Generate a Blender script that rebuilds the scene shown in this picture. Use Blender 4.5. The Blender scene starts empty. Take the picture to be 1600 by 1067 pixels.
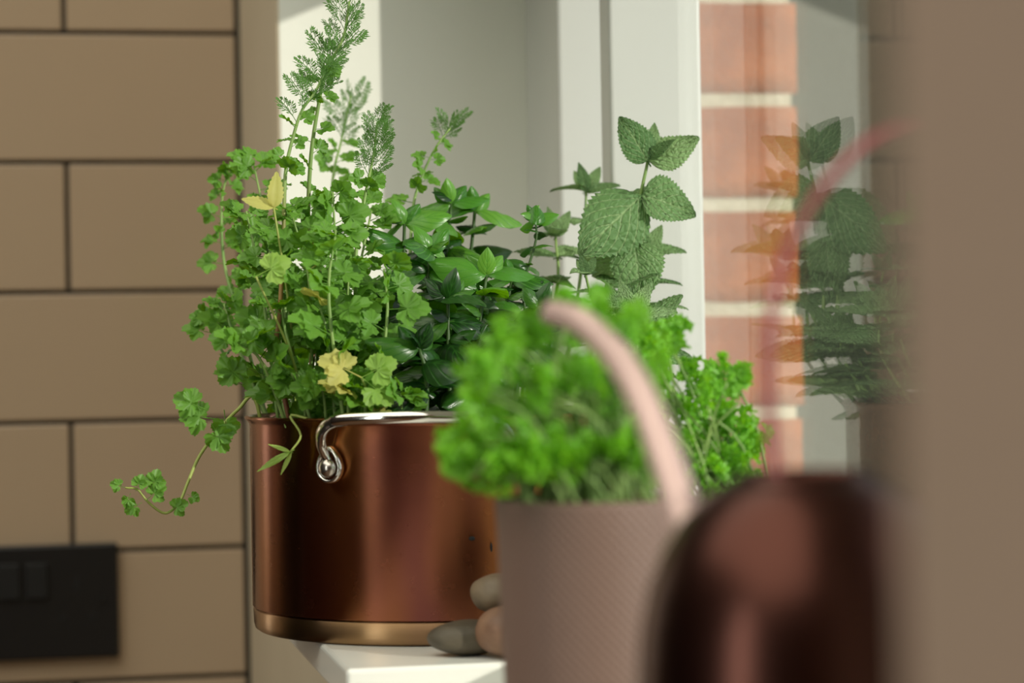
import bpy, bmesh, math, random
from mathutils import Vector, Matrix, noise
C = bpy.context.scene.collection
R = random.Random(7)
F = 3777.8
H = 0.144                       # eye height above the sill board
# ------------------------------------------------ camera
TH = math.radians(11.26)
fw = Vector((math.sin(TH), math.cos(TH), 0.0017)).normalized()
r0 = Vector((math.cos(TH), -math.sin(TH), 0)); u0 = r0.cross(fw)
ro = 0.018
cr = (r0*math.cos(ro) - u0*math.sin(ro)); cu = (r0*math.sin(ro) + u0*math.cos(ro))
cd = bpy.data.cameras.new('camera'); cam = bpy.data.objects.new('camera', cd); C.objects.link(cam)
cam.matrix_world = Matrix(((cr.x, cu.x, -fw.x, 0), (cr.y, cu.y, -fw.y, 0), (cr.z, cu.z, -fw.z, H), (0, 0, 0, 1)))
cd.lens = 85; cd.sensor_width = 36; cd.clip_start = 0.02
cd.dof.use_dof = True; cd.dof.focus_distance = 1.235; cd.dof.aperture_fstop = 7.0
bpy.context.scene.camera = cam
# ------------------------------------------------ world, sun, area lights, exposure
w = bpy.data.worlds.new('world'); bpy.context.scene.world = w; w.use_nodes = True
w.node_tree.nodes['Background'].inputs[0].default_value = (0.86, 0.95, 1.0, 1)
w.node_tree.nodes['Background'].inputs[1].default_value = 1.0
S = Vector((0.70, -0.715, 0.29)).normalized()
sl = bpy.data.lights.new('sun', 'SUN'); sl.energy = 3.0; sl.angle = math.radians(0.6); sl.color = (1, 0.955, 0.86)
so = bpy.data.objects.new('sun', sl); C.objects.link(so); so.rotation_euler = S.to_track_quat('Z', 'Y').to_euler()
def area(name, loc, target, sx, sy, e, col):
    l = bpy.data.lights.new(name, 'AREA'); l.shape = 'RECTANGLE'; l.size = sx; l.size_y = sy; l.energy = e; l.color = col
    o = bpy.data.objects.new(name, l); C.objects.link(o); o.location = loc
    o.rotation_euler = (Vector(loc)-Vector(target)).to_track_quat('Z', 'Y').to_euler(); return o
area('pot_band_fill', (-0.42, 1.86, 0.12), (0.15, 1.25, 0.08), 0.10, 0.5, 0.28, (1, 0.9, 0.75))  # added light out of view, gives the copper pot a bright reflected band
area('daylight_left_window', (-1.88, -0.42, 0.25), (0.2, 0.9, 0.2), 0.46, 1.6, 11, (0.95, 1.0, 0.92))
area('ceiling_bounce_fill', (-0.65, 0.2, 1.47), (-0.65, 0.21, 0), 2.3, 3.0, 46, (1, 0.985, 0.86))  # oversized fill added to stand in for ceiling bounce and raise the ambient
vs = bpy.context.scene.view_settings
vs.view_transform = 'Standard'; vs.look = 'None'; vs.gamma = 1; vs.exposure = 0.0; vs.use_curve_mapping = False

# ------------------------------------------------ helpers
def P(px, py, Y):
    d = fw + cr*((px-800)/F) - cu*((py-533.5)/F)
    t = Y/d.y
    return Vector((d.x*t, Y, H + d.z*t))
def lin(c):
    return tuple(((x/255)/12.92 if x/255 <= .04045 else ((x/255+.055)/1.055)**2.4) for x in c) + (1,)
def mat(name, col=(200, 200, 200), rough=.5, metal=0, **k):
    m = bpy.data.materials.new(name); m.use_nodes = True
    b = m.node_tree.nodes['Principled BSDF']
    b.inputs['Base Color'].default_value = lin(col); b.inputs['Roughness'].default_value = rough; b.inputs['Metallic'].default_value = metal
    for a, v in k.items(): b.inputs[a].default_value = v
    return m
def N(m, t, **k):
    n = m.node_tree.nodes.new(t)
    for a, v in k.items():
        if hasattr(n, a): setattr(n, a, v)
    return n
def L(m, a, b): m.node_tree.links.new(a, b)
def ramp(m, stops):
    n = N(m, 'ShaderNodeValToRGB'); e = n.color_ramp.elements
    while len(e) < len(stops): e.new(.5)
    for i, (p, c) in enumerate(stops): e[i].position = p; e[i].color = lin(c)
    return n
def noisy(m, c1, c2, scale, bump=0, coord='Object', stretch=None, lo=.35, hi=.65, bscale=None, dist=.002):
    b = m.node_tree.nodes['Principled BSDF']
    tc = N(m, 'ShaderNodeTexCoord'); n = N(m, 'ShaderNodeTexNoise'); n.inputs['Scale'].default_value = scale; n.inputs['Detail'].default_value = 5
    src = tc.outputs[coord]
    if stretch:
        mp = N(m, 'ShaderNodeMapping'); mp.inputs['Scale'].default_value = stretch; L(m, src, mp.inputs[0]); src = mp.outputs[0]
    L(m, src, n.inputs['Vector']); r = ramp(m, [(lo, c1), (hi, c2)]); L(m, n.outputs['Fac'], r.inputs[0]); L(m, r.outputs[0], b.inputs['Base Color'])
    if bump:
        n2 = N(m, 'ShaderNodeTexNoise'); n2.inputs['Scale'].default_value = bscale or scale*3; n2.inputs['Detail'].default_value = 4; L(m, src, n2.inputs['Vector'])
        bp = N(m, 'ShaderNodeBump'); bp.inputs['Strength'].default_value = bump; bp.inputs['Distance'].default_value = dist
        L(m, n2.outputs['Fac'], bp.inputs['Height']); L(m, bp.outputs[0], b.inputs['Normal'])
    return m
def tag(o, label=None, cat=None, group=None, kind=None):
    if label: o['label'] = label
    if cat: o['category'] = cat
    if group: o['group'] = group
    if kind: o['kind'] = kind
    return o
def empty(name, loc, **k):
    o = bpy.data.objects.new(name, None); o.empty_display_size = .01; C.objects.link(o); o.location = loc; tag(o, **k); return o
def link(name, me, parent=None, loc=None):
    o = bpy.data.objects.new(name, me); C.objects.link(o)
    if parent: o.parent = parent
    if loc is not None: o.location = loc
    return o
def org(parent): 
    v = Vector((0, 0, 0))
    while parent: v += Vector(parent.location); parent = parent.parent
    return v
def obj(name, bm, m, parent=None, smooth=False, base=None):
    """bm is in world coordinates; shifted to the parent's (or given) origin"""
    o0 = org(parent)
    b = Vector(base) if base is not None else (o0 if parent else Vector((0, 0, 0)))
    me = bpy.data.meshes.new(name)
    bmesh.ops.translate(bm, vec=-b, verts=bm.verts)
    bm.normal_update(); bm.to_mesh(me); bm.free(); me.materials.append(m)
    if smooth:
        for p in me.polygons: p.use_smooth = True
    return link(name, me, parent, b-o0 if parent else b)
def bx(bm, x0, x1, y0, y1, z0, z1, bev=0, seg=2):
    r = bmesh.ops.create_cube(bm, size=1)
    vs_ = r['verts']
    for v in vs_: v.co = Vector(((x0+x1)/2+v.co.x*(x1-x0), (y0+y1)/2+v.co.y*(y1-y0), (z0+z1)/2+v.co.z*(z1-z0)))
    if bev:
        es = {e for v in vs_ for e in v.link_edges}
        bmesh.ops.bevel(bm, geom=list(es), offset=bev, segments=seg, affect='EDGES', profile=.5)
    return bm
def box(*a, **k): return bx(bmesh.new(), *a, **k)
def lathe(prof, cx, cy, n=96, z0=0, cap=True, bm=None):
    bm = bm or bmesh.new(); rings = []
    for r, z in prof:
        rings.append([bm.verts.new((cx+r*math.cos(2*math.pi*i/n), cy+r*math.sin(2*math.pi*i/n), z0+z)) for i in range(n)])
    for a, b in zip(rings, rings[1:]):
        for i in range(n): bm.faces.new((a[i], a[(i+1) % n], b[(i+1) % n], b[i]))
    if cap:
        bm.faces.new(rings[0][::-1]); bm.faces.new(rings[-1])
    return bm
def smooth_path(pts, k=6):
    pts = [Vector(p) for p in pts]
    if len(pts) < 3: return [pts[0].lerp(pts[1], i/k) for i in range(k+1)]
    q = [2*pts[0]-pts[1]]+pts+[2*pts[-1]-pts[-2]]; out = []
    for i in range(1, len(q)-2):
        for j in range(k):
            t = j/k; a, b, c, d = q[i-1:i+3]
            out.append(.5*((2*b)+(c-a)*t+(2*a-5*b+4*c-d)*t*t+(3*b-a-3*c+d)*t**3))
    return out+[pts[-1]]
def tube(path, rad, sides=8, bm=None, flat=None, ref=None):
    """rad: number or function of t; flat: (a,b) ellipse factors"""
    bm = bm or bmesh.new(); rings = []; n = len(path); fa, fb = flat or (1, 1)
    up = Vector(ref) if ref else Vector((.3, .2, 1)); prev = None
    for i, p in enumerate(path):
        t = (path[min(i+1, n-1)]-path[max(i-1, 0)]).normalized()
        a = prev if prev is not None else t.cross(up)
        a = (a - t*a.dot(t)).normalized(); prev = a; b = t.cross(a)
        r = rad(i/(n-1)) if callable(rad) else rad
        rings.append([bm.verts.new(p+a*(math.cos(2*math.pi*k/sides)*r*fa)+b*(math.sin(2*math.pi*k/sides)*r*fb)) for k in range(sides)])
    for a, b in zip(rings, rings[1:]):
        for i in range(sides): bm.faces.new((a[i], a[(i+1) % sides], b[(i+1) % sides], b[i]))
    bm.faces.new(rings[0][::-1]); bm.faces.new(rings[-1])
    return bm

# ------------------------------------------------ materials
plaster = noisy(mat('painted_plaster', rough=.75), (232, 233, 222), (236, 237, 226), 6, bump=.15, bscale=120)
wallpaint = noisy(mat('beige_wall_paint', rough=.8), (148, 126, 108), (154, 131, 113), 5, bump=.15, bscale=100)
frame_paint = mat('white_gloss_paint', (208, 209, 202), .35)
sill_paint = mat('white_sill_paint', (240, 240, 232), .16)
tile_m = noisy(mat('cream_glazed_tile', rough=.13), (184, 162, 137), (189, 167, 141), 1.5, bump=.06, bscale=9, dist=.004)
grout_m = noisy(mat('dark_grey_grout', rough=.9), (60, 56, 50), (72, 68, 60), 60)
brick_m = mat('orange_brick', rough=.9); noisy(brick_m, (152, 72, 32), (182, 96, 46), 30, bump=.8, bscale=160, dist=.003)
mortar_m = noisy(mat('pale_mortar', rough=.95), (196, 184, 158), (216, 205, 180), 80, bump=.7, bscale=200, dist=.003)
dark_m = mat('dark_cupboard_paint', (52, 42, 38), .7)
room_m = mat('room_paint', (88, 70, 56), .8)
black_m = mat('black_plastic', (24, 23, 24), .35)
hole_m = mat('socket_hole_black', (6, 6, 7), .6)
chrome = mat('chrome', (225, 222, 215), .09, 1)
rivet_m = mat('satin_steel_rivet', (200, 192, 182), .24, 1)
soil_m = noisy(mat('potting_soil', rough=.95), (38, 26, 18), (66, 46, 32), 150, bump=1, bscale=300, dist=.004)
def glass_mat():
    m = bpy.data.materials.new('window_glass'); m.use_nodes = True; nt = m.node_tree
    nt.nodes.remove(nt.nodes['Principled BSDF']); out = nt.nodes['Material Output']
    t = N(m, 'ShaderNodeBsdfTransparent'); t.inputs[0].default_value = (.985, .99, .98, 1)
    g = N(m, 'ShaderNodeBsdfGlossy'); g.inputs['Roughness'].default_value = 0.004; g.inputs[0].default_value = (1, 1, 1, 1)
    geo = N(m, 'ShaderNodeNewGeometry'); dp = N(m, 'ShaderNodeVectorMath', operation='DOT_PRODUCT')
    L(m, geo.outputs['Normal'], dp.inputs[0]); L(m, geo.outputs['Incoming'], dp.inputs[1])
    ab = N(m, 'ShaderNodeMath', operation='ABSOLUTE'); L(m, dp.outputs['Value'], ab.inputs[0])
    s = N(m, 'ShaderNodeMath', operation='SUBTRACT'); s.inputs[0].default_value = 1; L(m, ab.outputs[0], s.inputs[1])
    p = N(m, 'ShaderNodeMath', operation='POWER'); L(m, s.outputs[0], p.inputs[0]); p.inputs[1].default_value = 5
    ma = N(m, 'ShaderNodeMath', operation='MULTIPLY_ADD'); L(m, p.outputs[0], ma.inputs[0]); ma.inputs[1].default_value = 1.0; ma.inputs[2].default_value = .045
    mx = N(m, 'ShaderNodeMixShader'); L(m, ma.outputs[0], mx.inputs[0]); L(m, t.outputs[0], mx.inputs[1]); L(m, g.outputs[0], mx.inputs[2])
    L(m, mx.outputs[0], out.inputs['Surface']); return m
glass = glass_mat()
def copper_mat(name, stops, rough=.27, aniso=1.0, groove=.12):
    m = mat(name, (180, 110, 80), rough, 1); b = m.node_tree.nodes['Principled BSDF']
    b.inputs['Anisotropic'].default_value = aniso; b.inputs['Anisotropic Rotation'].default_value = .25
    tg = N(m, 'ShaderNodeTangent', direction_type='RADIAL', axis='Z'); L(m, tg.outputs[0], b.inputs['Tangent'])
    tc = N(m, 'ShaderNodeTexCoord'); mp = N(m, 'ShaderNodeMapping'); mp.inputs['Scale'].default_value = (1, 1, .35); L(m, tc.outputs['Object'], mp.inputs[0])
    n = N(m, 'ShaderNodeTexNoise'); n.inputs['Scale'].default_value = 22; n.inputs['Detail'].default_value = 2; L(m, mp.outputs[0], n.inputs['Vector'])
    r = ramp(m, stops); L(m, n.outputs['Fac'], r.inputs[0]); L(m, r.outputs[0], b.inputs['Base Color'])
    mp2 = N(m, 'ShaderNodeMapping'); mp2.inputs['Scale'].default_value = (3, 3, 2200); L(m, tc.outputs['Object'], mp2.inputs[0])
    n2 = N(m, 'ShaderNodeTexNoise'); n2.inputs['Scale'].default_value = 3; n2.inputs['Detail'].default_value = 2; L(m, mp2.outputs[0], n2.inputs['Vector'])
    bp = N(m, 'ShaderNodeBump'); bp.inputs['Strength'].default_value = groove; bp.inputs['Distance'].default_value = .0004
    L(m, n2.outputs['Fac'], bp.inputs['Height']); L(m, bp.outputs[0], b.inputs['Normal'])
    sp = N(m, 'ShaderNodeTexNoise'); sp.inputs['Scale'].default_value = 90; sp.inputs['Detail'].default_value = 3; L(m, tc.outputs['Object'], sp.inputs['Vector'])
    mr = N(m, 'ShaderNodeMapRange'); mr.inputs['From Min'].default_value = .55; mr.inputs['From Max'].default_value = .75; mr.inputs['To Min'].default_value = rough; mr.inputs['To Max'].default_value = rough+.01
    L(m, sp.outputs['Fac'], mr.inputs['Value']); L(m, mr.outputs[0], b.inputs['Roughness'])
    return m
copper = copper_mat('heat_tinted_copper', [(.3, (126, 74, 66)), (.48, (146, 90, 64)), (.65, (166, 108, 62))])
base_metal = copper_mat('brushed_bronze_base', [(.3, (140, 110, 82)), (.65, (158, 126, 88))], rough=.34)
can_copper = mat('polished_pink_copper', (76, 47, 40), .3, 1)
handle_copper = mat('satin_pink_copper', (222, 190, 182), .38, .35)
def pot_mat():
    m = mat('taupe_glazed_ceramic', (126, 100, 88), .5); b = m.node_tree.nodes['Principled BSDF']
    uv = N(m, 'ShaderNodeUVMap'); sc = N(m, 'ShaderNodeMapping'); L(m, uv.outputs[0], sc.inputs[0])
    sc.inputs['Rotation'].default_value = (0, 0, math.pi/4); sc.inputs['Scale'].default_value = (1, 1, 1)
    v = N(m, 'ShaderNodeTexVoronoi'); v.inputs['Scale'].default_value = 1; v.inputs['Randomness'].default_value = 0; L(m, sc.outputs[0], v.inputs['Vector'])
    bp = N(m, 'ShaderNodeBump'); bp.inputs['Strength'].default_value = .9; bp.inputs['Distance'].default_value = .0007
    L(m, v.outputs['Distance'], bp.inputs['Height']); L(m, bp.outputs[0], b.inputs['Normal']); return m
pot_m = pot_mat()
def leaf_mat(name, dark, mid, light, rough=.4, trans=.35, veins=7, slope=.8, vein_col=None, bump=.5, rnd=1.0, spec=.4, cell=0):
    m = bpy.data.materials.new(name); m.use_nodes = True; nt = m.node_tree
    b = nt.nodes['Principled BSDF']; out = nt.nodes['Material Output']
    b.inputs['Roughness'].default_value = rough; b.inputs['Specular IOR Level'].default_value = spec
    oi = N(m, 'ShaderNodeObjectInfo'); tc = N(m, 'ShaderNodeTexCoord'); n = N(m, 'ShaderNodeTexNoise'); n.inputs['Scale'].default_value = 130; L(m, tc.outputs['Object'], n.inputs['Vector'])
    ad = N(m, 'ShaderNodeMath', operation='MULTIPLY_ADD'); L(m, n.outputs['Fac'], ad.inputs[0]); ad.inputs[1].default_value = .5
    ml = N(m, 'ShaderNodeMath', operation='MULTIPLY_ADD'); L(m, oi.outputs['Random'], ml.inputs[0]); ml.inputs[1].default_value = rnd*.7; ml.inputs[2].default_value = (1-rnd)*.35-.1
    L(m, ml.outputs[0], ad.inputs[2])
    r = ramp(m, [(.1, dark), (.5, mid), (.95, light)]); L(m, ad.outputs[0], r.inputs[0])
    uv = N(m, 'ShaderNodeUVMap'); sx = N(m, 'ShaderNodeSeparateXYZ'); L(m, uv.outputs[0], sx.inputs[0])
    a = N(m, 'ShaderNodeMath', operation='ABSOLUTE'); L(m, sx.outputs[0], a.inputs[0])
    x1 = N(m, 'ShaderNodeMath', operation='MULTIPLY'); L(m, a.outputs[0], x1.inputs[0]); x1.inputs[1].default_value = -slope*veins/2
    x2 = N(m, 'ShaderNodeMath', operation='MULTIPLY_ADD'); L(m, sx.outputs[1], x2.inputs[0]); x2.inputs[1].default_value = veins; L(m, x1.outputs[0], x2.inputs[2])
    fr = N(m, 'ShaderNodeMath', operation='PINGPONG'); L(m, x2.outputs[0], fr.inputs[0]); fr.inputs[1].default_value = .5
    mn = N(m, 'ShaderNodeMath', operation='MINIMUM'); L(m, fr.outputs[0], mn.inputs[0])
    aa = N(m, 'ShaderNodeMath', operation='MULTIPLY'); L(m, a.outputs[0], aa.inputs[0]); aa.inputs[1].default_value = 2.2; L(m, aa.outputs[0], mn.inputs[1])
    vr = N(m, 'ShaderNodeMapRange'); vr.inputs['From Max'].default_value = .14; L(m, mn.outputs[0], vr.inputs['Value'])
    mc = N(m, 'ShaderNodeMix', data_type='RGBA'); L(m, vr.outputs[0], mc.inputs[0]); mc.inputs[6].default_value = lin(vein_col or light); L(m, r.outputs[0], mc.inputs[7])
    col = mc.outputs[2]
    L(m, col, b.inputs['Base Color'])
    bp = N(m, 'ShaderNodeBump'); bp.inputs['Strength'].default_value = bump; bp.inputs['Distance'].default_value = .0012; L(m, vr.outputs[0], bp.inputs['Height']); L(m, bp.outputs[0], b.inputs['Normal'])
    if cell:
        cs = N(m, 'ShaderNodeMapping'); cs.inputs['Scale'].default_value = (4.5, 11, 1); L(m, uv.outputs[0], cs.inputs[0])
        vo = N(m, 'ShaderNodeTexVoronoi', feature='DISTANCE_TO_EDGE'); vo.inputs['Scale'].default_value = 1; L(m, cs.outputs[0], vo.inputs['Vector'])
        b2 = N(m, 'ShaderNodeBump'); b2.inputs['Strength'].default_value = 1.0*cell; b2.inputs['Distance'].default_value = .002; L(m, vo.outputs['Distance'], b2.inputs['Height']); L(m, bp.outputs[0], b2.inputs['Normal']); L(m, b2.outputs[0], b.inputs['Normal'])
    tr = N(m, 'ShaderNodeBsdfTranslucent'); hs = N(m, 'ShaderNodeHueSaturation'); hs.inputs['Saturation'].default_value = 1.15; hs.inputs['Value'].default_value = 1.5; hs.inputs['Hue'].default_value = .48
    L(m, col, hs.inputs['Color']); L(m, hs.outputs[0], tr.inputs[0])
    mx = N(m, 'ShaderNodeMixShader'); mx.inputs[0].default_value = trans; L(m, b.outputs[0], mx.inputs[1]); L(m, tr.outputs[0], mx.inputs[2]); L(m, mx.outputs[0], out.inputs['Surface'])
    return m
cor_m = leaf_mat('coriander_leaf_green', (20, 60, 20), (48, 104, 36), (108, 158, 60), rough=.45, trans=.33, veins=0.01, bump=.1)
cor_y = leaf_mat('yellowing_coriander_leaf', (140, 172, 74), (172, 192, 92), (198, 196, 110), rough=.55, trans=.35, veins=.01, bump=.1)
feather_m = leaf_mat('feathery_coriander_green', (26, 64, 22), (50, 94, 36), (90, 136, 60), rough=.6, trans=.25, veins=.01, bump=.1)
basil_l = leaf_mat('sunlit_young_basil_green', (46, 100, 26), (78, 142, 42), (130, 186, 76), rough=.3, trans=.35, veins=4, slope=1.1, vein_col=(84, 148, 48), bump=.13, spec=.55)  # paler young top leaves, with sunlight painted into the green
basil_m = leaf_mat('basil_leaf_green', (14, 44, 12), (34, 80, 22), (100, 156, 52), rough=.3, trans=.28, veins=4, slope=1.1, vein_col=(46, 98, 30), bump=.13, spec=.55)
mint_m = leaf_mat('mint_leaf_green', (76, 118, 64), (124, 162, 100), (164, 198, 134), rough=.55, trans=.2, veins=6, slope=1.0, vein_col=(160, 190, 132), bump=.6, cell=1.0)
pars_m = leaf_mat('parsley_leaf_green', (20, 92, 16), (52, 134, 28), (130, 196, 60), rough=.4, trans=.35, veins=.01, bump=.1)
stem_g = noisy(mat('green_stem', rough=.5), (112, 148, 74), (150, 178, 98), 40)
stem_r = mat('reddish_stem', rough=.5)
_tc = N(stem_r, 'ShaderNodeTexCoord'); _sx = N(stem_r, 'ShaderNodeSeparateXYZ'); L(stem_r, _tc.outputs['Object'], _sx.inputs[0])
_mr = N(stem_r, 'ShaderNodeMapRange'); _mr.inputs['From Max'].default_value = .2; L(stem_r, _sx.outputs[2], _mr.inputs['Value'])
_rp = ramp(stem_r, [(.15, (146, 92, 58)), (.45, (160, 124, 72)), (.7, (126, 156, 80))]); L(stem_r, _mr.outputs[0], _rp.inputs[0]); L(stem_r, _rp.outputs[0], stem_r.node_tree.nodes['Principled BSDF'].inputs['Base Color'])
stem_d = mat('dark_basil_stem', (62, 92, 40), .5)
lime_m = leaf_mat('lime_young_leaf', (130, 170, 70), (150, 190, 86), (176, 206, 104), rough=.5, trans=.35, veins=4, bump=.2)
stem_y = mat('pale_runner_stem', (156, 170, 84), .5)

# ------------------------------------------------ setting
T = 1.921; XW = .168; YR = 1.628; YN = .30; XO = .545; HEAD = .502; G = .3745
# tiled wall at the far end
wf = obj('wall_far', box(-1.9, XW+.002, T+.004, T+.12, -1.05, 1.5), grout_m); tag(wf, kind='structure')
tp, tw, gr = .1015, .3035, .0036
TM = {}
def tile(x0, x1, z0, z1):
    key = (round(x1-x0, 4), round(z1-z0, 4))
    if key not in TM:
        bm = box(0, key[0], 0, .007, 0, key[1], bev=.0012)
        me = bpy.data.meshes.new('tile'); bm.to_mesh(me); bm.free(); me.materials.append(tile_m)
        TM[key] = me
    link('tile', TM[key], wf, (x0, T-.001+R.uniform(-.0003, .0003), z0))
zj = .0905
for row in range(-4, 5):
    z0 = zj + row*tp + gr/2; z1 = z0+tp-gr
    off = .0298 if row % 2 == 1 else .0298-tw/2
    if row % 2 == 0: off = .0298-tw/2
    x = off + tw*2
    while x > -.75:
        x0, x1 = x-tw+gr/2, x-gr/2
        x1c = min(x1, XW-.0055)
        if x1c-x0 > .01: tile(x0, x1c, z0, z1)
        x -= tw
# window wall (painted), with opening
bm = bmesh.new()
bx(bm, XW, .46, YR, T+.12, -1.05, 1.5)
bx(bm, XW, .46, -1.9, YN, -1.05, 1.5)
bx(bm, XW, .46, YN, YR, HEAD, 1.5)
bx(bm, XW, .46, YN, YR, -1.05, -.0475)
wr = obj('wall_right', bm, plaster); tag(wr, kind='structure')
bm = bmesh.new()
bx(bm, XW-.0015, XW+.0005, YR+.0008, T-.0015, -1.05, 1.499); bx(bm, XW-.0015, XW+.0005, .305, YR+.0008, HEAD+.001, 1.499); bx(bm, XW-.0015, XW+.0005, .305, YR+.0008, -1.05, -.0475)
bx(bm, XW-.0015, XW+.0005, 1.0835, YR+.0008, -.0475, -.0176)
tag(obj('trim_1', bm, noisy(mat('warm_white_wall_paint', rough=.8), (198, 184, 158), (203, 189, 163), 6)), kind='structure')
tag(obj('wall_pier', box(.1105, XW+.01, -1.9, .30, -1.05, 1.5, bev=.002), wallpaint), kind='structure')
# outer brick leaf
wb = empty('wall_outer', (0, 0, 0), kind='structure')
bm = bmesh.new()
bx(bm, .462, XO-.003, 1.6738, 2.6, -1.05, 1.5)
bx(bm, .462, XO-.006, -1.9, .2, -1.05, 1.5)
bx(bm, .462, XO-.006, .2, 1.676, HEAD+.06, 1.5); bx(bm, .462, XO-.006, .2, 1.676, -1.05, -.03)
obj('mortar', bm, mortar_m, wb)
def rough_brick(seed):
    bm = bmesh.new(); bx(bm, 0, .0985, 0, .2, 0, .065)
    bmesh.ops.subdivide_edges(bm, edges=bm.edges[:], cuts=3, use_grid_fill=True)
    for v in bm.verts:
        n_ = noise.noise_vector(v.co*45+Vector((seed*7, 0, 0)))*.0012
        cs = [min(abs(v.co.x), abs(v.co.x-.0985)), min(abs(v.co.y), abs(v.co.y-.2)), min(abs(v.co.z), abs(v.co.z-.065))]
        if sum(c < 1e-4 for c in cs) >= 2:
            v.co += (Vector((.049, .1, .0325))-v.co).normalized()*.0012
        v.co += n_
    me = bpy.data.meshes.new('brick'); bm.to_mesh(me); bm.free(); me.materials.append(brick_m)
    for p in me.polygons: p.use_smooth = True
    return me
BR = [rough_brick(i) for i in range(4)]
for i in range(-2, 8):
    z = .168+.075*(i-3)+.0045
    link('brick', BR[i % 4], wb, (.4465+.001*(i % 3), 1.67+.0012*(i % 2), z))
# dark planted boundary beyond
tag(obj('wall_garden', box(.9, 3.2, 3.3, 3.4, -1.05, 2.4), mat('dark_stained_boundary', (38, 40, 30), .9)), kind='structure')
tag(obj('ground_outside', box(XO, 6, -3, 6, -1.15, -1.05), noisy(mat('outside_paving', rough=.9), (110, 104, 90), (130, 122, 106), 4)), kind='structure')
# room shell behind and beside the camera
tag(obj('floor', box(-1.9, XW, -1.9, T, -1.15, -1.05), mat('oak_floor', (110, 78, 52), .4)), kind='structure')
tag(obj('ceiling', box(-1.9, XW+.3, -1.9, T+.1, 1.5, 1.6), mat('ceiling_white', (190, 176, 156), .8)), kind='structure')
bm = bmesh.new()
bx(bm, -2.0, -1.9, -1.9, -.68, -1.05, 1.5); bx(bm, -2.0, -1.9, -.16, T+.1, -1.05, 1.5)
bx(bm, -2.0, -1.9, -.68, -.16, 1.1, 1.5); bx(bm, -2.0, -1.9, -.68, -.16, -1.05, -.6)
tag(obj('wall_left', bm, room_m), kind='structure')
tag(obj('wall_back', box(-2.0, XW+.4, -2.0, -1.9, -1.05, 1.5), room_m), kind='structure')
tag(obj('unseen_cupboard', box(-1.88, -1.4, .05, 1.70, -1.05, 1.2, bev=.005), dark_m), kind='structure')  # unseen cupboard, added for the dark band in the copper pot's reflection
# sill
bm = bmesh.new(); bx(bm, XW-.0315, .46, 1.08, 1.33, -.017, 0, bev=.0022, seg=3); bx(bm, XW, .46, 1.325, YR, -.0175, -.0002)
sill = obj('window_sill', bm, sill_paint); tag(sill, kind='structure')
bm = bmesh.new(); bx(bm, XW, .46, 1.083, YR-.001, -.047, -.0172)
tag(obj('sill_riser', bm, plaster), kind='structure')
tag(obj('sill_lower', box(XW-.0315, .46, YN, 1.08, -.047, -.03, bev=.0022, seg=3), sill_paint), kind='structure')
# window frame
w1 = empty('window_1', (G, 1.04, 0), kind='structure')
bm = bmesh.new()
bx(bm, .337, .43, 1.524, YR, 0, HEAD, bev=.002)
o = obj('jamb', bm, frame_paint, w1)
obj('jamb', box(.337, .43, YN, .34, -.03, HEAD, bev=.002), frame_paint, w1)
obj('head_rail', box(.337, .43, .34, 1.524, HEAD-.03, HEAD, bev=.002), frame_paint, w1)
bm = bmesh.new(); bx(bm, .331, .43, 1.08, 1.524, 0, .05, bev=.002); obj('bottom_rail', bm, frame_paint, w1)
obj('bottom_rail', box(.331, .43, .34, 1.08, -.03, .05, bev=.002), frame_paint, w1)
# moulded glazing bar: stepped profile
bm = bmesh.new()
bx(bm, .331, .3865, 1.3605, 1.384, .026, HEAD-.03, bev=.0025, seg=3)
obj('glazing_bar', bm, frame_paint, w1)
obj('pane', box(G-.002, G+.002, .34, 1.366, .02, HEAD-.02), glass, w1)
obj('pane', box(G-.002, G+.002, 1.38, 1.53, .02, HEAD-.02), glass, w1)

# ------------------------------------------------ double socket
sk = empty('double_socket', (-.009, T-.001, -.049), label='black double wall socket with rocker switches on the cream tiled wall', cat='socket')
zc = -.0487; xc = -.009; yf = T-.001
obj('plate', box(xc-.073, xc+.073, yf-.010, yf, zc-.0445, zc+.0445, bev=.0022, seg=3), black_m, sk)
for s in (-1, 1):
    rc = xc + s*.0105
    bm = box(rc-.0085, rc+.0085, yf-.0135, yf-.0095, zc+.003, zc+.031, bev=.0012)
    obj('rocker_switch', bm, hole_m, sk)
    c = xc + s*.041
    obj('earth_slot', box(c-.0021, c+.0021, yf-.0104, yf-.004, zc+.008, zc+.020), hole_m, sk)
    obj('pin_slot', box(c-.0145, c-.0080, yf-.0104, yf-.004, zc-.015, zc-.0105), hole_m, sk)
    obj('pin_slot', box(c+.0080, c+.0145, yf-.0104, yf-.004, zc-.015, zc-.0105), hole_m, sk)
    bm = bmesh.new(); bmesh.ops.create_cone(bm, cap_ends=True, segments=20, radius1=.003, radius2=.0025, depth=.0015, matrix=Matrix.Translation((xc+s*.0603, yf-.0105, zc))@Matrix.Rotation(math.pi/2, 4, 'X'))
    obj('screw', bm, black_m, sk)

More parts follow.
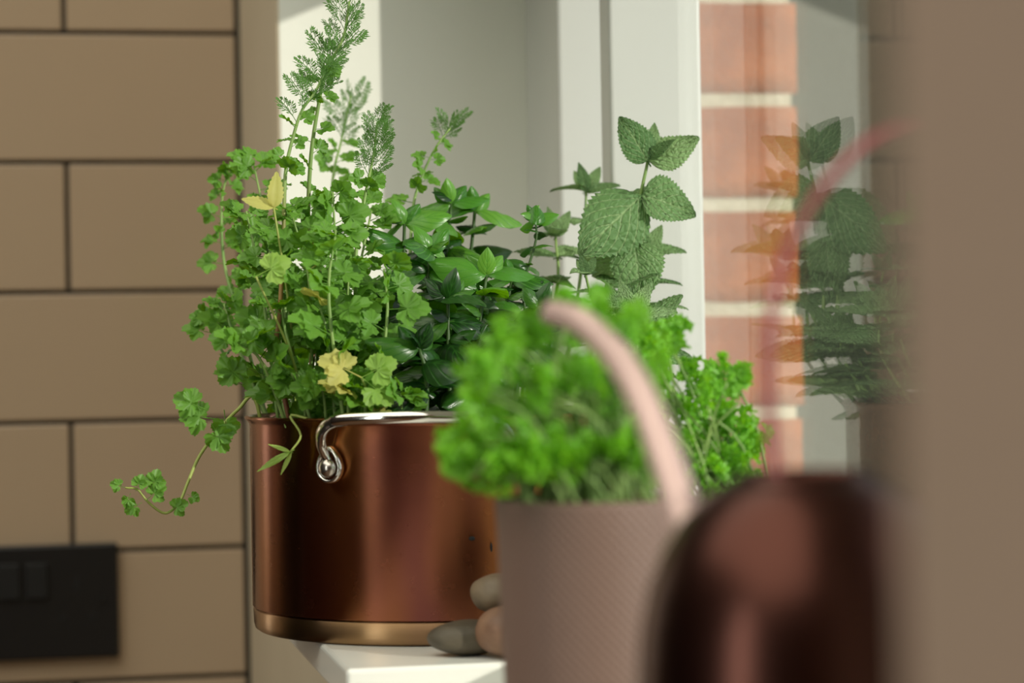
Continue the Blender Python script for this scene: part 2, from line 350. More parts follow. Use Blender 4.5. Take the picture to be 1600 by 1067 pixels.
# ------------------------------------------------ copper stock pot
PX, PY, PR, PH = .2095, 1.243, .0998, .109
pot = empty('copper_stock_pot', (PX, PY, 0), label='large copper stock pot with chrome loop handle full of coriander and basil', cat='cooking pot')
prof = [(PR-.003, .012), (PR-.0006, .0122), (PR, .0128), (PR, PH-.003), (PR+.0008, PH-.0016), (PR+.0022, PH-.0004), (PR+.0026, PH+.0006), (PR+.0016, PH+.0014), (PR, PH+.001), (PR-.0016, PH-.001), (PR-.002, PH-.004), (PR-.002, .03), (PR-.006, .025), (.001, .025)]
o = obj('body', lathe(prof, PX, PY, 144), copper, pot, smooth=True)
o = obj('base_disc', lathe([(PR-.008, 0), (PR-.003, .0003), (PR-.0012, .0016), (PR-.0006, .004), (PR-.0003, .0108), (PR-.0012, .0117), (PR-.0035, .0121)], PX, PY, 144), base_metal, pot, smooth=True)
def pc(deg, r, z):   # polar around the pot; 0 deg faces the camera, + to the right in the picture
    a = math.atan2(-PY, -PX) + math.radians(deg)
    return Vector((PX+r*math.cos(a), PY+r*math.sin(a), z))
def make_handle(centre):
    hw = 24.5
    top = []
    seq = [(hw-.2, PR+.0035, .0875), (hw+.8, PR+.0055, .0935), (hw+.6, PR+.0085, .0985), (hw-2, PR+.015, .1045), (hw-6, PR+.021, .1088), (hw-11, PR+.0245, .1105), (0, PR+.027, .1112)]
    pts = [pc(centre-a, r, z) for a, r, z in seq] + [pc(centre+a, r, z) for a, r, z in seq[-2::-1]]
    hd = obj('loop_handle', tube(smooth_path(pts, 8), lambda t: .0029-.0004*abs(2*t-1)**4, 14, flat=(1.05, .9)), chrome, pot, smooth=True)
    for s in (-1, 1):
        a = centre+s*hw; c = pc(a, PR+.0032, .0865); nrm = (c-Vector((PX, PY, .0865))).normalized()
        tan = Vector((-nrm.y, nrm.x, 0)); ring = []
        for k in range(28):
            q = 2*math.pi*k/28; rr = .0066 + .0030*max(0, math.cos(q))**3
            ring.append(c + tan*(math.sin(q)*.0062) + Vector((0, 0, 1))*(math.cos(q)*rr))
        bm = bmesh.new(); n = len(ring); rings = []
        for i, p in enumerate(ring):
            out_ = (p-c).normalized()
            rings.append([bm.verts.new(p+out_*(.0013*math.cos(2*math.pi*j/10))+nrm*(.0024*math.sin(2*math.pi*j/10))) for j in range(10)])
        for i in range(n):
            for j in range(10): bm.faces.new((rings[i][j], rings[i][(j+1) % 10], rings[(i+1) % n][(j+1) % 10], rings[(i+1) % n][j]))
        bmesh.ops.recalc_face_normals(bm, faces=bm.faces[:])
        obj('eyelet', bm, chrome, hd, smooth=True)
        bm = bmesh.new(); bmesh.ops.create_uvsphere(bm, u_segments=28, v_segments=16, radius=.0047)
        M = Matrix.Translation(pc(a, PR+.0050, .0864)) @ nrm.to_track_quat('Z', 'Y').to_matrix().to_4x4() @ Matrix.Diagonal((1, 1, .75, 1))
        bmesh.ops.transform(bm, matrix=M, verts=bm.verts)
        obj('rivet', bm, rivet_m, hd, smooth=True)
for px, py, w_, h_ in ((727, 843, .0016, .0011), (755, 858, .0006, .0022)):
    a = math.degrees(math.asin((px-687)/300)); bm = bmesh.new(); bmesh.ops.create_icosphere(bm, subdivisions=2, radius=1)
    q = pc(a, PR+.0002, H-(py-541)/F*1.155)
    for v in bm.verts: v.co = q+Vector((v.co.x*w_, v.co.y*.0005, v.co.z*h_*(1+.3*noise.noise(v.co*3))))
    obj('soil_speck', bm, hole_m, pot, smooth=True)
make_handle(-7.5); make_handle(172.5)
def soil(name, cx, cy, r, z, label, thick=.03, n=40):
    bm = lathe([(r*.98, z-thick), (r, z-.002), (r*.8, z), (r*.5, z+.001), (r*.2, z+.0015), (.0005, z+.001)], cx, cy, n)
    for v in bm.verts:
        if v.co.z > z-.0025: v.co.z += noise.noise(v.co*90)*.0022
    o = obj(name, bm, soil_m, base=(cx, cy, z-thick)); tag(o, label, 'soil', kind='stuff'); return o
SZ = .094
soil('potting_soil', PX, PY, PR-.0025, SZ, 'dark potting soil filling the large copper stock pot', thick=.068)

# ------------------------------------------------ taupe flower pots
def flower_pot(cx, cy, r, z0, z1, label):
    t = empty('flower_pot', (cx, cy, z0), label=label, cat='plant pot')
    h = z1-z0; n = 96
    pr = [(r*.86, 0), (r*.89, .002), (r*.9, .006), (r*.985, h-.012), (r*1.0, h-.002), (r*.995, h-.0004), (r*.96, h), (r*.93, h-.002), (r*.9, h-.03), (r*.85, .01), (.0005, .008)]
    bm = bmesh.new(); uvl = bm.loops.layers.uv.new('uv'); rings = []
    for rr, z in pr:
        rings.append([bm.verts.new((cx+rr*math.cos(2*math.pi*i/n), cy+rr*math.sin(2*math.pi*i/n), z0+z)) for i in range(n)])
    cell = .0024; per = round(2*math.pi*r/cell)
    for k, (a, b) in enumerate(zip(rings, rings[1:])):
        for i in range(n):
            f = bm.faces.new((a[i], a[(i+1) % n], b[(i+1) % n], b[i]))
            for lp, (ii, kk) in zip(f.loops, ((i, k), (i+1, k), (i+1, k+1), (i, k+1))): lp[uvl].uv = (ii/n*per, pr[kk][1]/cell)
    bm.faces.new(rings[0][::-1]); bm.faces.new(rings[-1])
    obj('pot_body', bm, pot_m, t, smooth=True); return t
WX, WY, WR = .194, .828, .0356
flower_pot(WX, WY, WR, -.03, .0905, 'taupe ceramic plant pot with dimpled texture holding bushy green parsley')
soil('potting_soil', WX, WY, WR*.9, .080, 'dark soil inside the taupe ceramic pot under the parsley', thick=.02)
QX, QY, QR = .300, 1.032, .029
flower_pot(QX, QY, QR, -.03, .068, 'small ceramic pot hidden behind the taupe pot on the windowsill')
soil('potting_soil', QX, QY, QR*.9, .058, 'dark soil in the small pot behind the taupe pot', thick=.02)

# ------------------------------------------------ pebbles
def pebble(c, r, rot, m, label):
    bm = bmesh.new(); bmesh.ops.create_icosphere(bm, subdivisions=4, radius=1)
    M = Matrix.Rotation(rot, 3, 'Z')
    for v in bm.verts:
        d = 1+.07*noise.noise(v.co*1.3+Vector(c)*50)
        v.co = M@Vector((v.co.x*r[0]*d, v.co.y*r[1]*d, v.co.z*r[2]*d)) + Vector(c)
    o = obj('pebble', bm, m, smooth=True, base=(c[0], c[1], c[2]-r[2])); tag(o, label, 'stone', 'smooth pebbles beside the copper pot'); return o
pb1 = noisy(mat('grey_brown_stone', rough=.6), (74, 66, 52), (92, 82, 65), 60, bump=.2, bscale=250)
pb2 = noisy(mat('pink_brown_stone', rough=.55), (118, 86, 66), (144, 110, 86), 70, bump=.2, bscale=250)
pb3 = noisy(mat('tan_stone', rough=.55), (112, 96, 76), (138, 120, 96), 70, bump=.2, bscale=250)
c = P(733, 1003, 1.112); pebble((c.x, c.y, .0082), (.0195, .0135, .0082), .05, pb1, 'dark grey-brown oval pebble lying flat against the copper pot')
c = P(786, 1003, 1.098); pebble((c.x+.001, c.y, .0118), (.0135, .0145, .0118), .4, pb2, 'pinkish brown rounded pebble between dark pebble and taupe pot')
c = P(778, 944, 1.111); pebble((c.x, c.y, .0285), (.0130, .0125, .0092), .1, pb3, 'tan pebble resting on top of the two lower pebbles')

# ------------------------------------------------ copper watering can
KX, KY, KR = .1958, .598, .0448
can = empty('watering_can', (KX, KY, -.03), label='polished copper watering can in the near right foreground by the window', cat='watering can')
pr = [(KR*.92, 0), (KR*.98, .002), (KR, .006), (KR, .075), (KR*.995, .088), (KR*.97, .100), (KR*.92, .110), (KR*.83, .120), (KR*.72, .128), (KR*.58, .1345), (KR*.46, .1378), (KR*.40, .1388), (KR*.385, .1402), (KR*.36, .1402), (KR*.355, .137), (KR*.34, .13)]
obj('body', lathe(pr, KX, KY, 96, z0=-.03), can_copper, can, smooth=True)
def strap(path, wdt, thk, side):
    bm = bmesh.new(); rings = []; n = len(path)
    for i, p in enumerate(path):
        t = (path[min(i+1, n-1)]-path[max(i-1, 0)]).normalized()
        s = Vector(side); s = (s-t*s.dot(t)).normalized(); nn = t.cross(s)
        ring = []
        for a in range(12):
            q = 2*math.pi*a/12
            ring.append(bm.verts.new(p+s*(wdt/2*math.copysign(abs(math.cos(q))**.6, math.cos(q)))+nn*(thk/2*math.copysign(abs(math.sin(q))**.6, math.sin(q)))))
        rings.append(ring)
    for a, b in zip(rings, rings[1:]):
        for i in range(12): bm.faces.new((a[i], a[(i+1) % 12], b[(i+1) % 12], b[i]))
    bm.faces.new(rings[0][::-1]); bm.faces.new(rings[-1])
    bmesh.ops.recalc_face_normals(bm, faces=bm.faces[:]); return bm
hp = [P(1215, 752, .598), P(1203, 650, .598), P(1203, 520, .598), P(1228, 400, .6), P(1290, 290, .6), P(1370, 215, .602), P(1450, 200, .604), P(1530, 260, .606), P(1570, 400, .606), P(1560, 560, .606), P(1500, 700, .606), P(1440, 764, .606)]
obj('carry_handle', strap(smooth_path(hp, 6), .0098, .0022, (.45, .9, 0)), mat('rose_copper_handle', (158, 84, 88), .38, .6), can, smooth=True)
sp_ = [P(1095, 880, .615), P(1068, 800, .628), P(1035, 700, .645), P(1000, 615, .665), P(955, 545, .69), P(905, 502, .71), P(862, 488, .725)]
obj('spout', tube(smooth_path(sp_, 7), lambda t: .0052-.0014*t, 16), handle_copper, can, smooth=True)

# ------------------------------------------------ leaf meshes
def finish(bm, name, m):
    me = bpy.data.meshes.new(name); bm.normal_update(); bm.to_mesh(me); bm.free(); me.materials.append(m)
    for p in me.polygons: p.use_smooth = True
    return me
def blade(bm, uvl, p, d, n, ln, wd, bend=0.):
    """small lens shaped segment"""
    d = d.normalized(); s = d.cross(n).normalized()
    a = bm.verts.new(p); b = bm.verts.new(p+d*ln*.55+s*wd/2+n*bend); c_ = bm.verts.new(p+d*ln+n*bend*.4); e = bm.verts.new(p+d*ln*.55-s*wd/2+n*bend)
    f = bm.faces.new((a, b, c_, e))
    for lp in f.loops: lp[uvl].uv = (.5, .5)
def stalk(bm, uvl, p0, p1, r):
    d = (p1-p0); a = d.orthogonal().normalized()*r; b = d.normalized().cross(a)
    v0 = [bm.verts.new(p0+a*math.cos(q)+b*math.sin(q)) for q in (0, 2.09, 4.19)]; v1 = [bm.verts.new(p1+(a*math.cos(q)+b*math.sin(q))*.7) for q in (0, 2.09, 4.19)]
    for i in range(3):
        f = bm.faces.new((v0[i], v0[(i+1) % 3], v1[(i+1) % 3], v1[i]))
        for lp in f.loops: lp[uvl].uv = (.5, .5)
UZ = Vector((0, 0, 1))
def feather(seed, m):       # unit length, +Y
    r = random.Random(seed); bm = bmesh.new(); uvl = bm.loops.layers.uv.new('uv')
    cv = lambda t: Vector((.06*math.sin(t*3+seed), t, .25*t-.3*t*t))
    pts = [cv(i/6) for i in range(7)]
    for a, b in zip(pts, pts[1:]): stalk(bm, uvl, a, b, .018)
    for i in range(1, 6):
        t = .2+.16*i; p = cv(min(t, 1))
        for s in (-1, 1):
            L1 = (.56-.4*abs(t-.45))*r.uniform(.8, 1.15)
            dv = Vector((s*math.cos(.75), math.sin(.75), r.uniform(-.2, .35))).normalized()
            q = p+dv*L1*.5
            stalk(bm, uvl, p, q, .012)
            for j, (f0, an) in enumerate(((.45, .7), (.45, -.6), (.8, .5), (.8, -.45), (1, 0))):
                rot = Matrix.Rotation(an, 3, 'Z')@dv
                blade(bm, uvl, p+dv*L1*.5*f0, rot, (UZ+Vector((r.uniform(-.4, .4), r.uniform(-.4, .4), 0))).normalized(), L1*.5*r.uniform(.7, 1.1), .055, .01)
    return finish(bm, 'feathery_leaf', m)
def fan(bm, uvl, p, ax, nrm, ln, wid, lobes, cup, r):
    """broad lobed leaflet"""
    ax = ax.normalized(); s = ax.cross(nrm).normalized(); nrm = s.cross(ax)
    n = 30; ctr = bm.verts.new(p); mid = []; rim = []
    ph = r.uniform(-.2, .2)
    for i in range(n+1):
        th = (i/n-.5)*2*math.radians(118)
        prof_ = (math.cos(th*.62)**.8)
        lob = 1-.11*abs(math.sin(th*lobes/1.5+ph))**3 - .08*(i % 2) - .15*max(0, math.cos((abs(th)-.72)*7))**6
        rr = ln*prof_*lob*.95
        x = math.sin(th)*rr*wid; y = math.cos(th)*rr+ln*.12
        for k, lst in ((.55, mid), (1, rim)):
            z = cup*ln*(k*k)*(.5-abs(math.sin(th*1.5)))+.05*ln*math.sin(th*9)*k*k
            v = bm.verts.new(p+s*x*k+ax*y*k+nrm*z); lst.append(v)
    for i in range(n):
        for f in (bm.faces.new((ctr, mid[i], mid[i+1])), bm.faces.new((mid[i], rim[i], rim[i+1], mid[i+1]))):
            for lp in f.loops: lp[uvl].uv = (.5, .5)
def broad(seed, m, name='lobed_leaf', cnt=3, cup=-.25):
    r = random.Random(seed); bm = bmesh.new(); uvl = bm.loops.layers.uv.new('uv')
    j = Vector((0, .42, .03)); stalk(bm, uvl, Vector((0, 0, 0)), j, .016)
    fan(bm, uvl, j, Vector((0, 1, -.1)), UZ, .5, .95, 4, cup, r)
    for s in (-1, 1):
        fan(bm, uvl, j+Vector((s*.03, -.02, 0)), Vector((s*1, .35, r.uniform(-.3, .2))), (UZ+Vector((s*r.uniform(-.3, .3), 0, 0))).normalized(), .42, .9, 4, cup, r)
    return finish(bm, name, m)
def grid_leaf(seed, m, name, wid, serr, curl, fold, puff, veins, nu=8, nv=16, shape=.8, droop=.3, tipp=1.0):
    """unit-length leaf, +Y, uv.x -1..1"""
    r = random.Random(seed); bm = bmesh.new(); uvl = bm.loops.layers.uv.new('uv'); rows = []
    tw_ = r.uniform(-.15, .15)
    for j in range(nv+1):
        v = j/nv; wv = wid/2*(math.sin(math.pi*v**shape)**.75)*(1-.25*v**tipp) if 0 < j < nv else .004
        ed = 1
        row = []
        for i in range(nu+1):
            u = (i/nu-.5)*2; x = u*wv; 
            y = v
            if serr and abs(u) > .99 and 0 < j < nv:
                x *= 1+serr*(1 if j % 2 else -.6); y += .4/nv*(1 if j % 2 else 0)
            z = -droop*v*v + curl*wid*(u*u)*math.sin(math.pi*v) + fold*abs(x)
            if puff and 0 < j < nv:
                ph = v*veins-abs(u)*.9*veins/2
                z += puff*abs(math.sin(math.pi*ph))*min(1, abs(u)*5)*(1-.5*abs(u)**4)
            z += .02*math.sin(v*7+seed)*u + tw_*x*v
            row.append((Vector((x, y, z)), u, v))
        rows.append([(bm.verts.new(a), b, c_) for a, b, c_ in row])
    for a, b in zip(rows, rows[1:]):
        for i in range(nu):
            q = (a[i], a[i+1], b[i+1], b[i]); f = bm.faces.new([x[0] for x in q])
            for lp, x in zip(f.loops, q): lp[uvl].uv = (x[1], x[2])
    stalk(bm, uvl, Vector((0, -.12, 0)), Vector((0, .03, 0)), .02)
    return finish(bm, name, m)
FE = [feather(i, feather_m) for i in range(5)]
CB = [broad(i, cor_m) for i in range(6)]; CY = [broad(20+i, cor_y) for i in range(2)]
CL = [broad(50+i, lime_m) for i in range(2)]
CG = [broad(30+i, cor_m, cup=-.5) for i in range(3)]
BA = [grid_leaf(i, basil_m, 'basil_leaf', .76, 0, -.34 if i % 2 else -.16, .0, .03, 4, 10, 16, shape=.80, droop=.35+.12*(i % 3)) for i in range(6)]
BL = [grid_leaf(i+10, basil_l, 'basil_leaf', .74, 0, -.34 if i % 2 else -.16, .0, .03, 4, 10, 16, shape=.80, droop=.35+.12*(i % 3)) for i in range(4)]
YP = [grid_leaf(90+i, cor_y, 'pointed_leaf', .5, .10, -.1, .25, .02, 5, 8, 16, shape=.8, droop=.25) for i in range(2)]
MI = [grid_leaf(40+i, mint_m, 'mint_leaf', .84, .06, -.12, [.25, -.1, .5][i % 3], .045, 6, 12, 32, shape=.72, droop=.12+.1*i) for i in range(4)]
ML = [grid_leaf(80+i, lime_m, 'young_leaf', .4, .05, -.1, .2, .0, 6, 6, 14, shape=.8, droop=.2) for i in range(2)]
MN = [grid_leaf(60+i, mint_m, 'mint_leaf', .5, .07, -.1, .3, .03, 8, 8, 24, shape=.8, droop=.25) for i in range(2)]
def parsley_mesh(seed):
    r = random.Random(seed); bm = bmesh.new(); uvl = bm.loops.layers.uv.new('uv')
    for k in range(9):
        p = Vector((r.uniform(-.35, .35), .35+r.uniform(-.2, .55), r.uniform(-.15, .2)))
        stalk(bm, uvl, Vector((0, .1, 0)), p, .014)
        ax = Vector((r.uniform(-1, 1), r.uniform(-.2, 1), r.uniform(-.5, .8))); nr = Vector((r.uniform(-.7, .7), r.uniform(-.7, .7), 1)).normalized()
        n = 14; a_ = ax.normalized(); s = a_.cross(nr).normalized(); nr = s.cross(a_); ctr = bm.verts.new(p); rim = []
        ln = r.uniform(.2, .3)
        for i in range(n+1):
            th = (i/n-.5)*4.0; rr = ln*(1-.22*(i % 2))
            rim.append(bm.verts.new(p+s*math.sin(th)*rr+a_*math.cos(th)*rr+nr*(.09*math.sin(th*6))))
        for i in range(n):
            f = bm.faces.new((ctr, rim[i], rim[i+1]))
            for lp in f.loops: lp[uvl].uv = (.5, .5)
    stalk(bm, uvl, Vector((0, 0, 0)), Vector((0, .2, 0)), .02)
    return finish(bm, 'curly_leaf', pars_m)
PA = [parsley_mesh(i) for i in range(6)]

def put(me, parent, base, d, n, s, name=None, sx=1):
    d = Vector(d).normalized(); n = Vector(n); x = d.cross(n)
    if x.length < 1e-4: x = d.orthogonal()
    x.normalize(); z = x.cross(d)
    o = bpy.data.objects.new(name or me.name.split('.')[0], me); C.objects.link(o); o.parent = parent
    q = Matrix((x, d, z)).transposed().to_4x4()
    o.matrix_basis = Matrix.Translation(Vector(base)-org(parent)) @ q @ Matrix.Diagonal((s*sx, s, s, 1))
    return o
TOC = Vector((-.15, -1, .1))      # roughly towards the viewer's side of the sill
def rdir(r, side, up, fwd=None):
    a = r.uniform(0, 2*math.pi)
    return Vector((math.cos(a), math.sin(a), up))
def rnorm(r, k=.7): return Vector((.25, -.75, .75)) + Vector((r.uniform(-k, k), r.uniform(-k, k), r.uniform(-k, k)))
def stem(parent, pts, r0_, r1_, m, name='stem'):
    path = smooth_path(pts, 5)
    obj(name, tube(path, lambda t: r0_+(r1_-r0_)*t, 7), m, parent, smooth=True); return path
def at(path, t):
    f = t*(len(path)-1); i = min(int(f), len(path)-2); return path[i].lerp(path[i+1], f-i), (path[i+1]-path[i]).normalized()
def clampsoil(p, frac=.93):
    v = Vector((p.x-PX, p.y-PY)); 
    if v.length > PR*frac: v = v.normalized()*PR*frac
    return Vector((PX+v.x, PY+v.y, SZ-.004))

def inside(p, zz=.135):
    v = Vector((p.x-PX, p.y-PY)); lim = PR*(.90+max(0, p.z-PH)*8)
    if p.z < zz and v.length > lim: v = v.normalized()*lim; return Vector((PX+v.x, PY+v.y, p.z))
    return p
def coriander(label, pts, leaves, r0_=.0012, r1_=.0005, sm=None, yellow=0, group=None):
    """pts in world; leaves: list of (t0,t1,count,kind,size0,size1)"""
    base = clampsoil(pts[0]); t = empty('coriander_plant', base, label=label, cat='herb', group=group)
    pts = [inside(p) for p in pts]
    path = stem(t, [base]+list(pts[1:]), r0_, r1_, sm or stem_g)
    k = 0
    for t0, t1, cnt, kind, s0, s1 in leaves:
        for i in range(cnt):
            f = (i+R.uniform(.1, .9))/cnt; tt = t0+(t1-t0)*f; p, d = at(path, tt); s = (s0+(s1-s0)*f)*R.uniform(.8, 1.2)
            az = k*2.4+R.uniform(-.5, .5); k += 1
            dv = Vector((math.cos(az), math.sin(az)*.6, R.uniform(.2, .9) if kind == 'f' else R.uniform(-.05, .6)))
            if kind == 'f': me = R.choice(FE); dv += d*.8
            elif kind == 'b': me = R.choice(CY) if R.random() < yellow else R.choice(CB)
            else: me = R.choice(CG)
            put(me, t, p, dv, rnorm(R, .6), s)
    return t
D = 1.235
# tall flowering stems
coriander('tallest coriander stem, feathery tip reaching the top edge of the photo',
  [P(470, 650, 1.225), P(497, 470, D), P(494, 400, D), P(482, 350, D), P(486, 244, D), P(499, 157, D), P(510, 109, D), P(536, 60, D), P(546, 2, D)],
  [(.99, 1, 3, 'f', .013, .011), (.72, .99, 14, 'f', .0165, .0135), (.52, .74, 8, 'b', .013, .011), (.35, .52, 5, 'b', .015, .013), (.08, .35, 6, 'b', .018, .017)], .0015, .0006, stem_r)
coriander('tall coriander stem with reddish base leaning right into the tallest stem',
  [P(430, 652, 1.19), P(433, 560, 1.2), P(437, 490, 1.205), P(442, 397, 1.21), P(444, 320, 1.215), P(447, 262, 1.22), P(459, 210, 1.222), P(472, 172, 1.223), P(491, 146, 1.225), P(508, 112, 1.228)],
  [(.86, 1, 9, 'f', .014, .013), (.7, .88, 6, 'f', .014, .014), (.5, .74, 7, 'b', .015, .012), (.25, .5, 6, 'b', .018, .015), (.02, .25, 4, 'b', .019, .018)], .0014, .0006, stem_r)
coriander('upright coriander with dense feathery spike, right of the two tallest stems',
  [P(552, 650, 1.2), P(556, 520, 1.215), P(556, 400, 1.22), P(570, 310, 1.225), P(584, 240, 1.225), P(590, 190, 1.225)],
  [(.66, 1, 17, 'f', .0135, .010), (.45, .7, 9, 'b', .015, .013), (.1, .45, 8, 'b', .018, .016)], .0013, .0005)
coriander('blurred pale coriander stem standing behind the dense feathery spike',
  [P(505, 640, 1.3), P(512, 420, 1.34), P(520, 280, 1.37), P(532, 225, 1.38), P(548, 150, 1.385)],
  [(.72, 1, 9, 'f', .017, .012), (.4, .75, 8, 'b', .017, .014)], .0012, .0005)
coriander('lone slender coriander stem rising above the bushy basil tops',
  [P(640, 640, 1.28), P(640, 450, 1.30), P(645, 330, 1.31), P(658, 280, 1.315), P(680, 232, 1.315), P(704, 200, 1.315)],
  [(.86, 1, 6, 'f', .013, .011), (.6, .9, 7, 'b', .012, .010), (.3, .6, 4, 'b', .016, .014)], .0011, .0005)
coriander('leftmost upright coriander stem, softly blurred against the cream tiles',
  [P(400, 640, 1.29), P(375, 500, 1.33), P(352, 420, 1.35), P(346, 350, 1.36), P(350, 290, 1.36), P(368, 266, 1.36)],
  [(.45, 1, 13, 'g', .013, .013), (.15, .5, 6, 'b', .015, .015)], .0011, .0006)
# leafy mass
tops = [(385, 330), (395, 250), (420, 390), (455, 330), (470, 420), (520, 300), (525, 360), (545, 420), (350, 475), (405, 440), (500, 480), (580, 330), (600, 420), (440, 480), (575, 500), (370, 540), (540, 540), (325, 500)]
desc = ['bushy coriander sprig at the left, in front of the dark tile joint', 'blurred coriander sprig whose top is highest at the left of the pot',
 'coriander sprig with serrated pale leaves left of the reddish stem', 'coriander sprig crowding between the two tallest stems at mid height',
 'coriander sprig with shaded leaves between the two tall reddish stems', 'coriander sprig with round drooping leaves right of the tallest stem',
 'leafy coriander sprig just right of the tallest stem at mid height', 'coriander sprig in the middle of the bush beneath the feathery spike',
 'low coriander sprig spreading left over the tile wall', 'coriander sprig at the left heart of the bush with mid green leaves',
 'short coriander sprig with bright leaves in the centre of the bush', 'coriander sprig with lobed leaves directly under the feathery spike',
 'coriander sprig where the coriander meets the dark basil leaves', 'short coriander sprig around the foot of the reddish stem',
 'low coriander sprig beside the foot of the basil', 'short coriander sprig hanging near the left pot rim',
 'short bright coriander sprig above the chrome handle end', 'coriander sprig leaning furthest left at mid height over the tiles']
for i, ((tx, ty), lb) in enumerate(zip(tops, desc)):
    far = i in (1, 8, 9, 17); y0 = R.uniform(1.16, 1.26) if not far else R.uniform(1.27, 1.32)
    bxp = 400+(tx-320)*.62
    b = P(bxp, 645, y0); yt = y0+R.uniform(-.01, .03)
    m_ = b.lerp(P(tx, ty, yt), .5)+Vector((R.uniform(-.006, .006), R.uniform(-.006, .006), .008))
    nl = max(7, int((650-ty)/20))
    coriander(lb, [b, m_, P(tx, ty, yt)], [(.12, 1, nl, 'b', .0245, .0165), (.93, 1, 3, 'b', .017, .014)], .0011, .0005, yellow=.025)
# rim-level leaves
for (tx, ty, y_, lb) in ((395, 585, 1.16, 'lowest coriander seedling with dark leaves over the left pot rim'), (450, 600, 1.15, 'coriander seedling at the front rim left of the trailing shoot'), (510, 605, 1.145, 'coriander seedling at the front rim above the chrome handle bend'), (560, 612, 1.15, 'coriander seedling at the front rim just above the handle bar'), (625, 615, 1.155, 'coriander seedling at the front rim below the basil')):
    coriander(lb, [P(tx+6, 650, y_+.012), P(tx+2, 630, y_+.006), P(tx, ty, y_)], [(.35, 1, 8, 'b', .018, .015)], .0009, .0005, yellow=.1)
# yellowing leaves as seen
def yellow_plant(px, py, y_, label, n, s, bpx, set_=None):
    b = clampsoil(P(bpx, 648, y_+.01), .85); t = empty('coriander_plant', b, label=label, cat='herb')
    p1 = P(px, py, y_); path = stem(t, [b, b.lerp(p1, .5)+Vector((.003, 0, .004)), p1], .0009, .0005, stem_y)
    for i in range(n):
        an = ((1.45, 2.75) if set_ is YP else (.45, 2.7, -.7))[i]
        put((set_ or CY)[i % 2], t, p1, cr*math.cos(an)+cu*math.sin(an)-fw*.1, -fw+cu*.5+cr*.3, s*R.uniform(.85, 1.1))
yellow_plant(565, 590, 1.15, 'large yellowing coriander leaves above the chrome handle', 3, .0235, 560, [CL[0], CY[0]])
yellow_plant(400, 432, 1.17, 'pale yellow-green coriander leaf catching sun at the left', 1, .022, 420, CL)
yellow_plant(428, 325, 1.20, 'pointed yellow coriander leaves beside the tall reddish stem', 2, .0165, 436, YP)
# runner hanging off to the left
b = clampsoil(P(415, 640, 1.243)); t = empty('trailing_coriander', b, label='long thin coriander shoot hanging down over the left rim of the pot', cat='herb')
path = stem(t, [b, P(398, 622, 1.243), P(372, 640, 1.243), P(345, 668, 1.235), P(312, 712, 1.225), P(293, 755, 1.22), P(280, 785, 1.215), P(258, 802, 1.215), P(232, 785, 1.215), P(215, 765, 1.215), P(196, 762, 1.215)], .0011, .0005, stem_y)
for px, py, dx, dy, s in ((384, 600, -.9, .8, .02), (340, 655, -1, .1, .021), (322, 640, -1, .4, .019), (330, 660, .4, -.8, .018), (350, 640, .1, -1, .017)):
    put(CG[R.randrange(3)], t, P(px, py, 1.2), cr*dx+cu*dy, -fw+cu*.4+cr*R.uniform(-.4, .4), s)
for px, py, dx, dy, s in ((196, 762, -1, .3, .008), (204, 770, -.3, -1, .008), (212, 768, .4, 1, .009), (236, 770, .3, 1, .012), (228, 782, .9, .7, .012), (262, 800, 1, .5, .011), (292, 772, 1, -.5, .007), (222, 785, -.8, -.5, .010)):
    put(CG[R.randrange(3)], t, P(px, py, 1.213), cr*dx+cu*dy, -fw+cu*.4, s*1.1)
# shoot over the front of the pot
b = clampsoil(P(478, 640, 1.165)); t = empty('trailing_coriander', b, label='short pale shoot hanging over the front of the copper pot', cat='herb')
yy = 1.118
rimp = pc(math.degrees(math.asin((476-687)/300)), PR+.005, PH+.003)
stem(t, [b, b+Vector((0, -.004, .014)), rimp, P(470, 680, rimp.y-.003), P(454, 706, rimp.y-.003)], .0008, .0005, stem_y)
yy = rimp.y-.004
for (x0, y0, x1, y1, s) in ((454, 706, 412, 690, .011), (454, 706, 393, 738, .018), (456, 706, 438, 740, .012)):
    put(ML[0], t, P(x0, y0, yy), P(x1, y1, yy)-P(x0, y0, yy), -fw+cu*.3, s*1.05, name='young_leaf', sx=.5)

# ------------------------------------------------ basil
def basil(label, pts, n, s0, s1, top=True, tr=.0016, cat='herb'):
    base = clampsoil(pts[0]); t = empty('basil_plant', base, label=label, cat=cat)
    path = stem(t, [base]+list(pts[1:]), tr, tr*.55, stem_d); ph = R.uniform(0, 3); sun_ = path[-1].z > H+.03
    for i in range(n):
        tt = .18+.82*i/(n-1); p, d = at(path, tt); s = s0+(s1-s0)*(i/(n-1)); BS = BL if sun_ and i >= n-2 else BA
        for sd in (0, math.pi):
            a = ph+i*math.pi/2+sd+R.uniform(-.35, .35)
            dv = Vector((math.cos(a), math.sin(a)*.8, R.uniform(-.15, .6)))
            put(R.choice(BS), t, p, dv, UZ*.8+Vector((R.uniform(-.4, .6), R.uniform(-1.3, -.2), R.uniform(-.2, .2))), s*R.uniform(.95, 1.3))
            if R.random() < .75:   # axillary small leaves
                a2 = a+.9; put(R.choice(BA), t, p+d*.002, Vector((math.cos(a2), math.sin(a2), .7)), UZ+Vector((R.uniform(-.3, .5), R.uniform(-1.1, -.2), 0)), s*.55)
    if top:
        for k in range(4):
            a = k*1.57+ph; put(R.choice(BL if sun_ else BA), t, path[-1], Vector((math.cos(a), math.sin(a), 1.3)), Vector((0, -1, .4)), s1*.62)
    return t
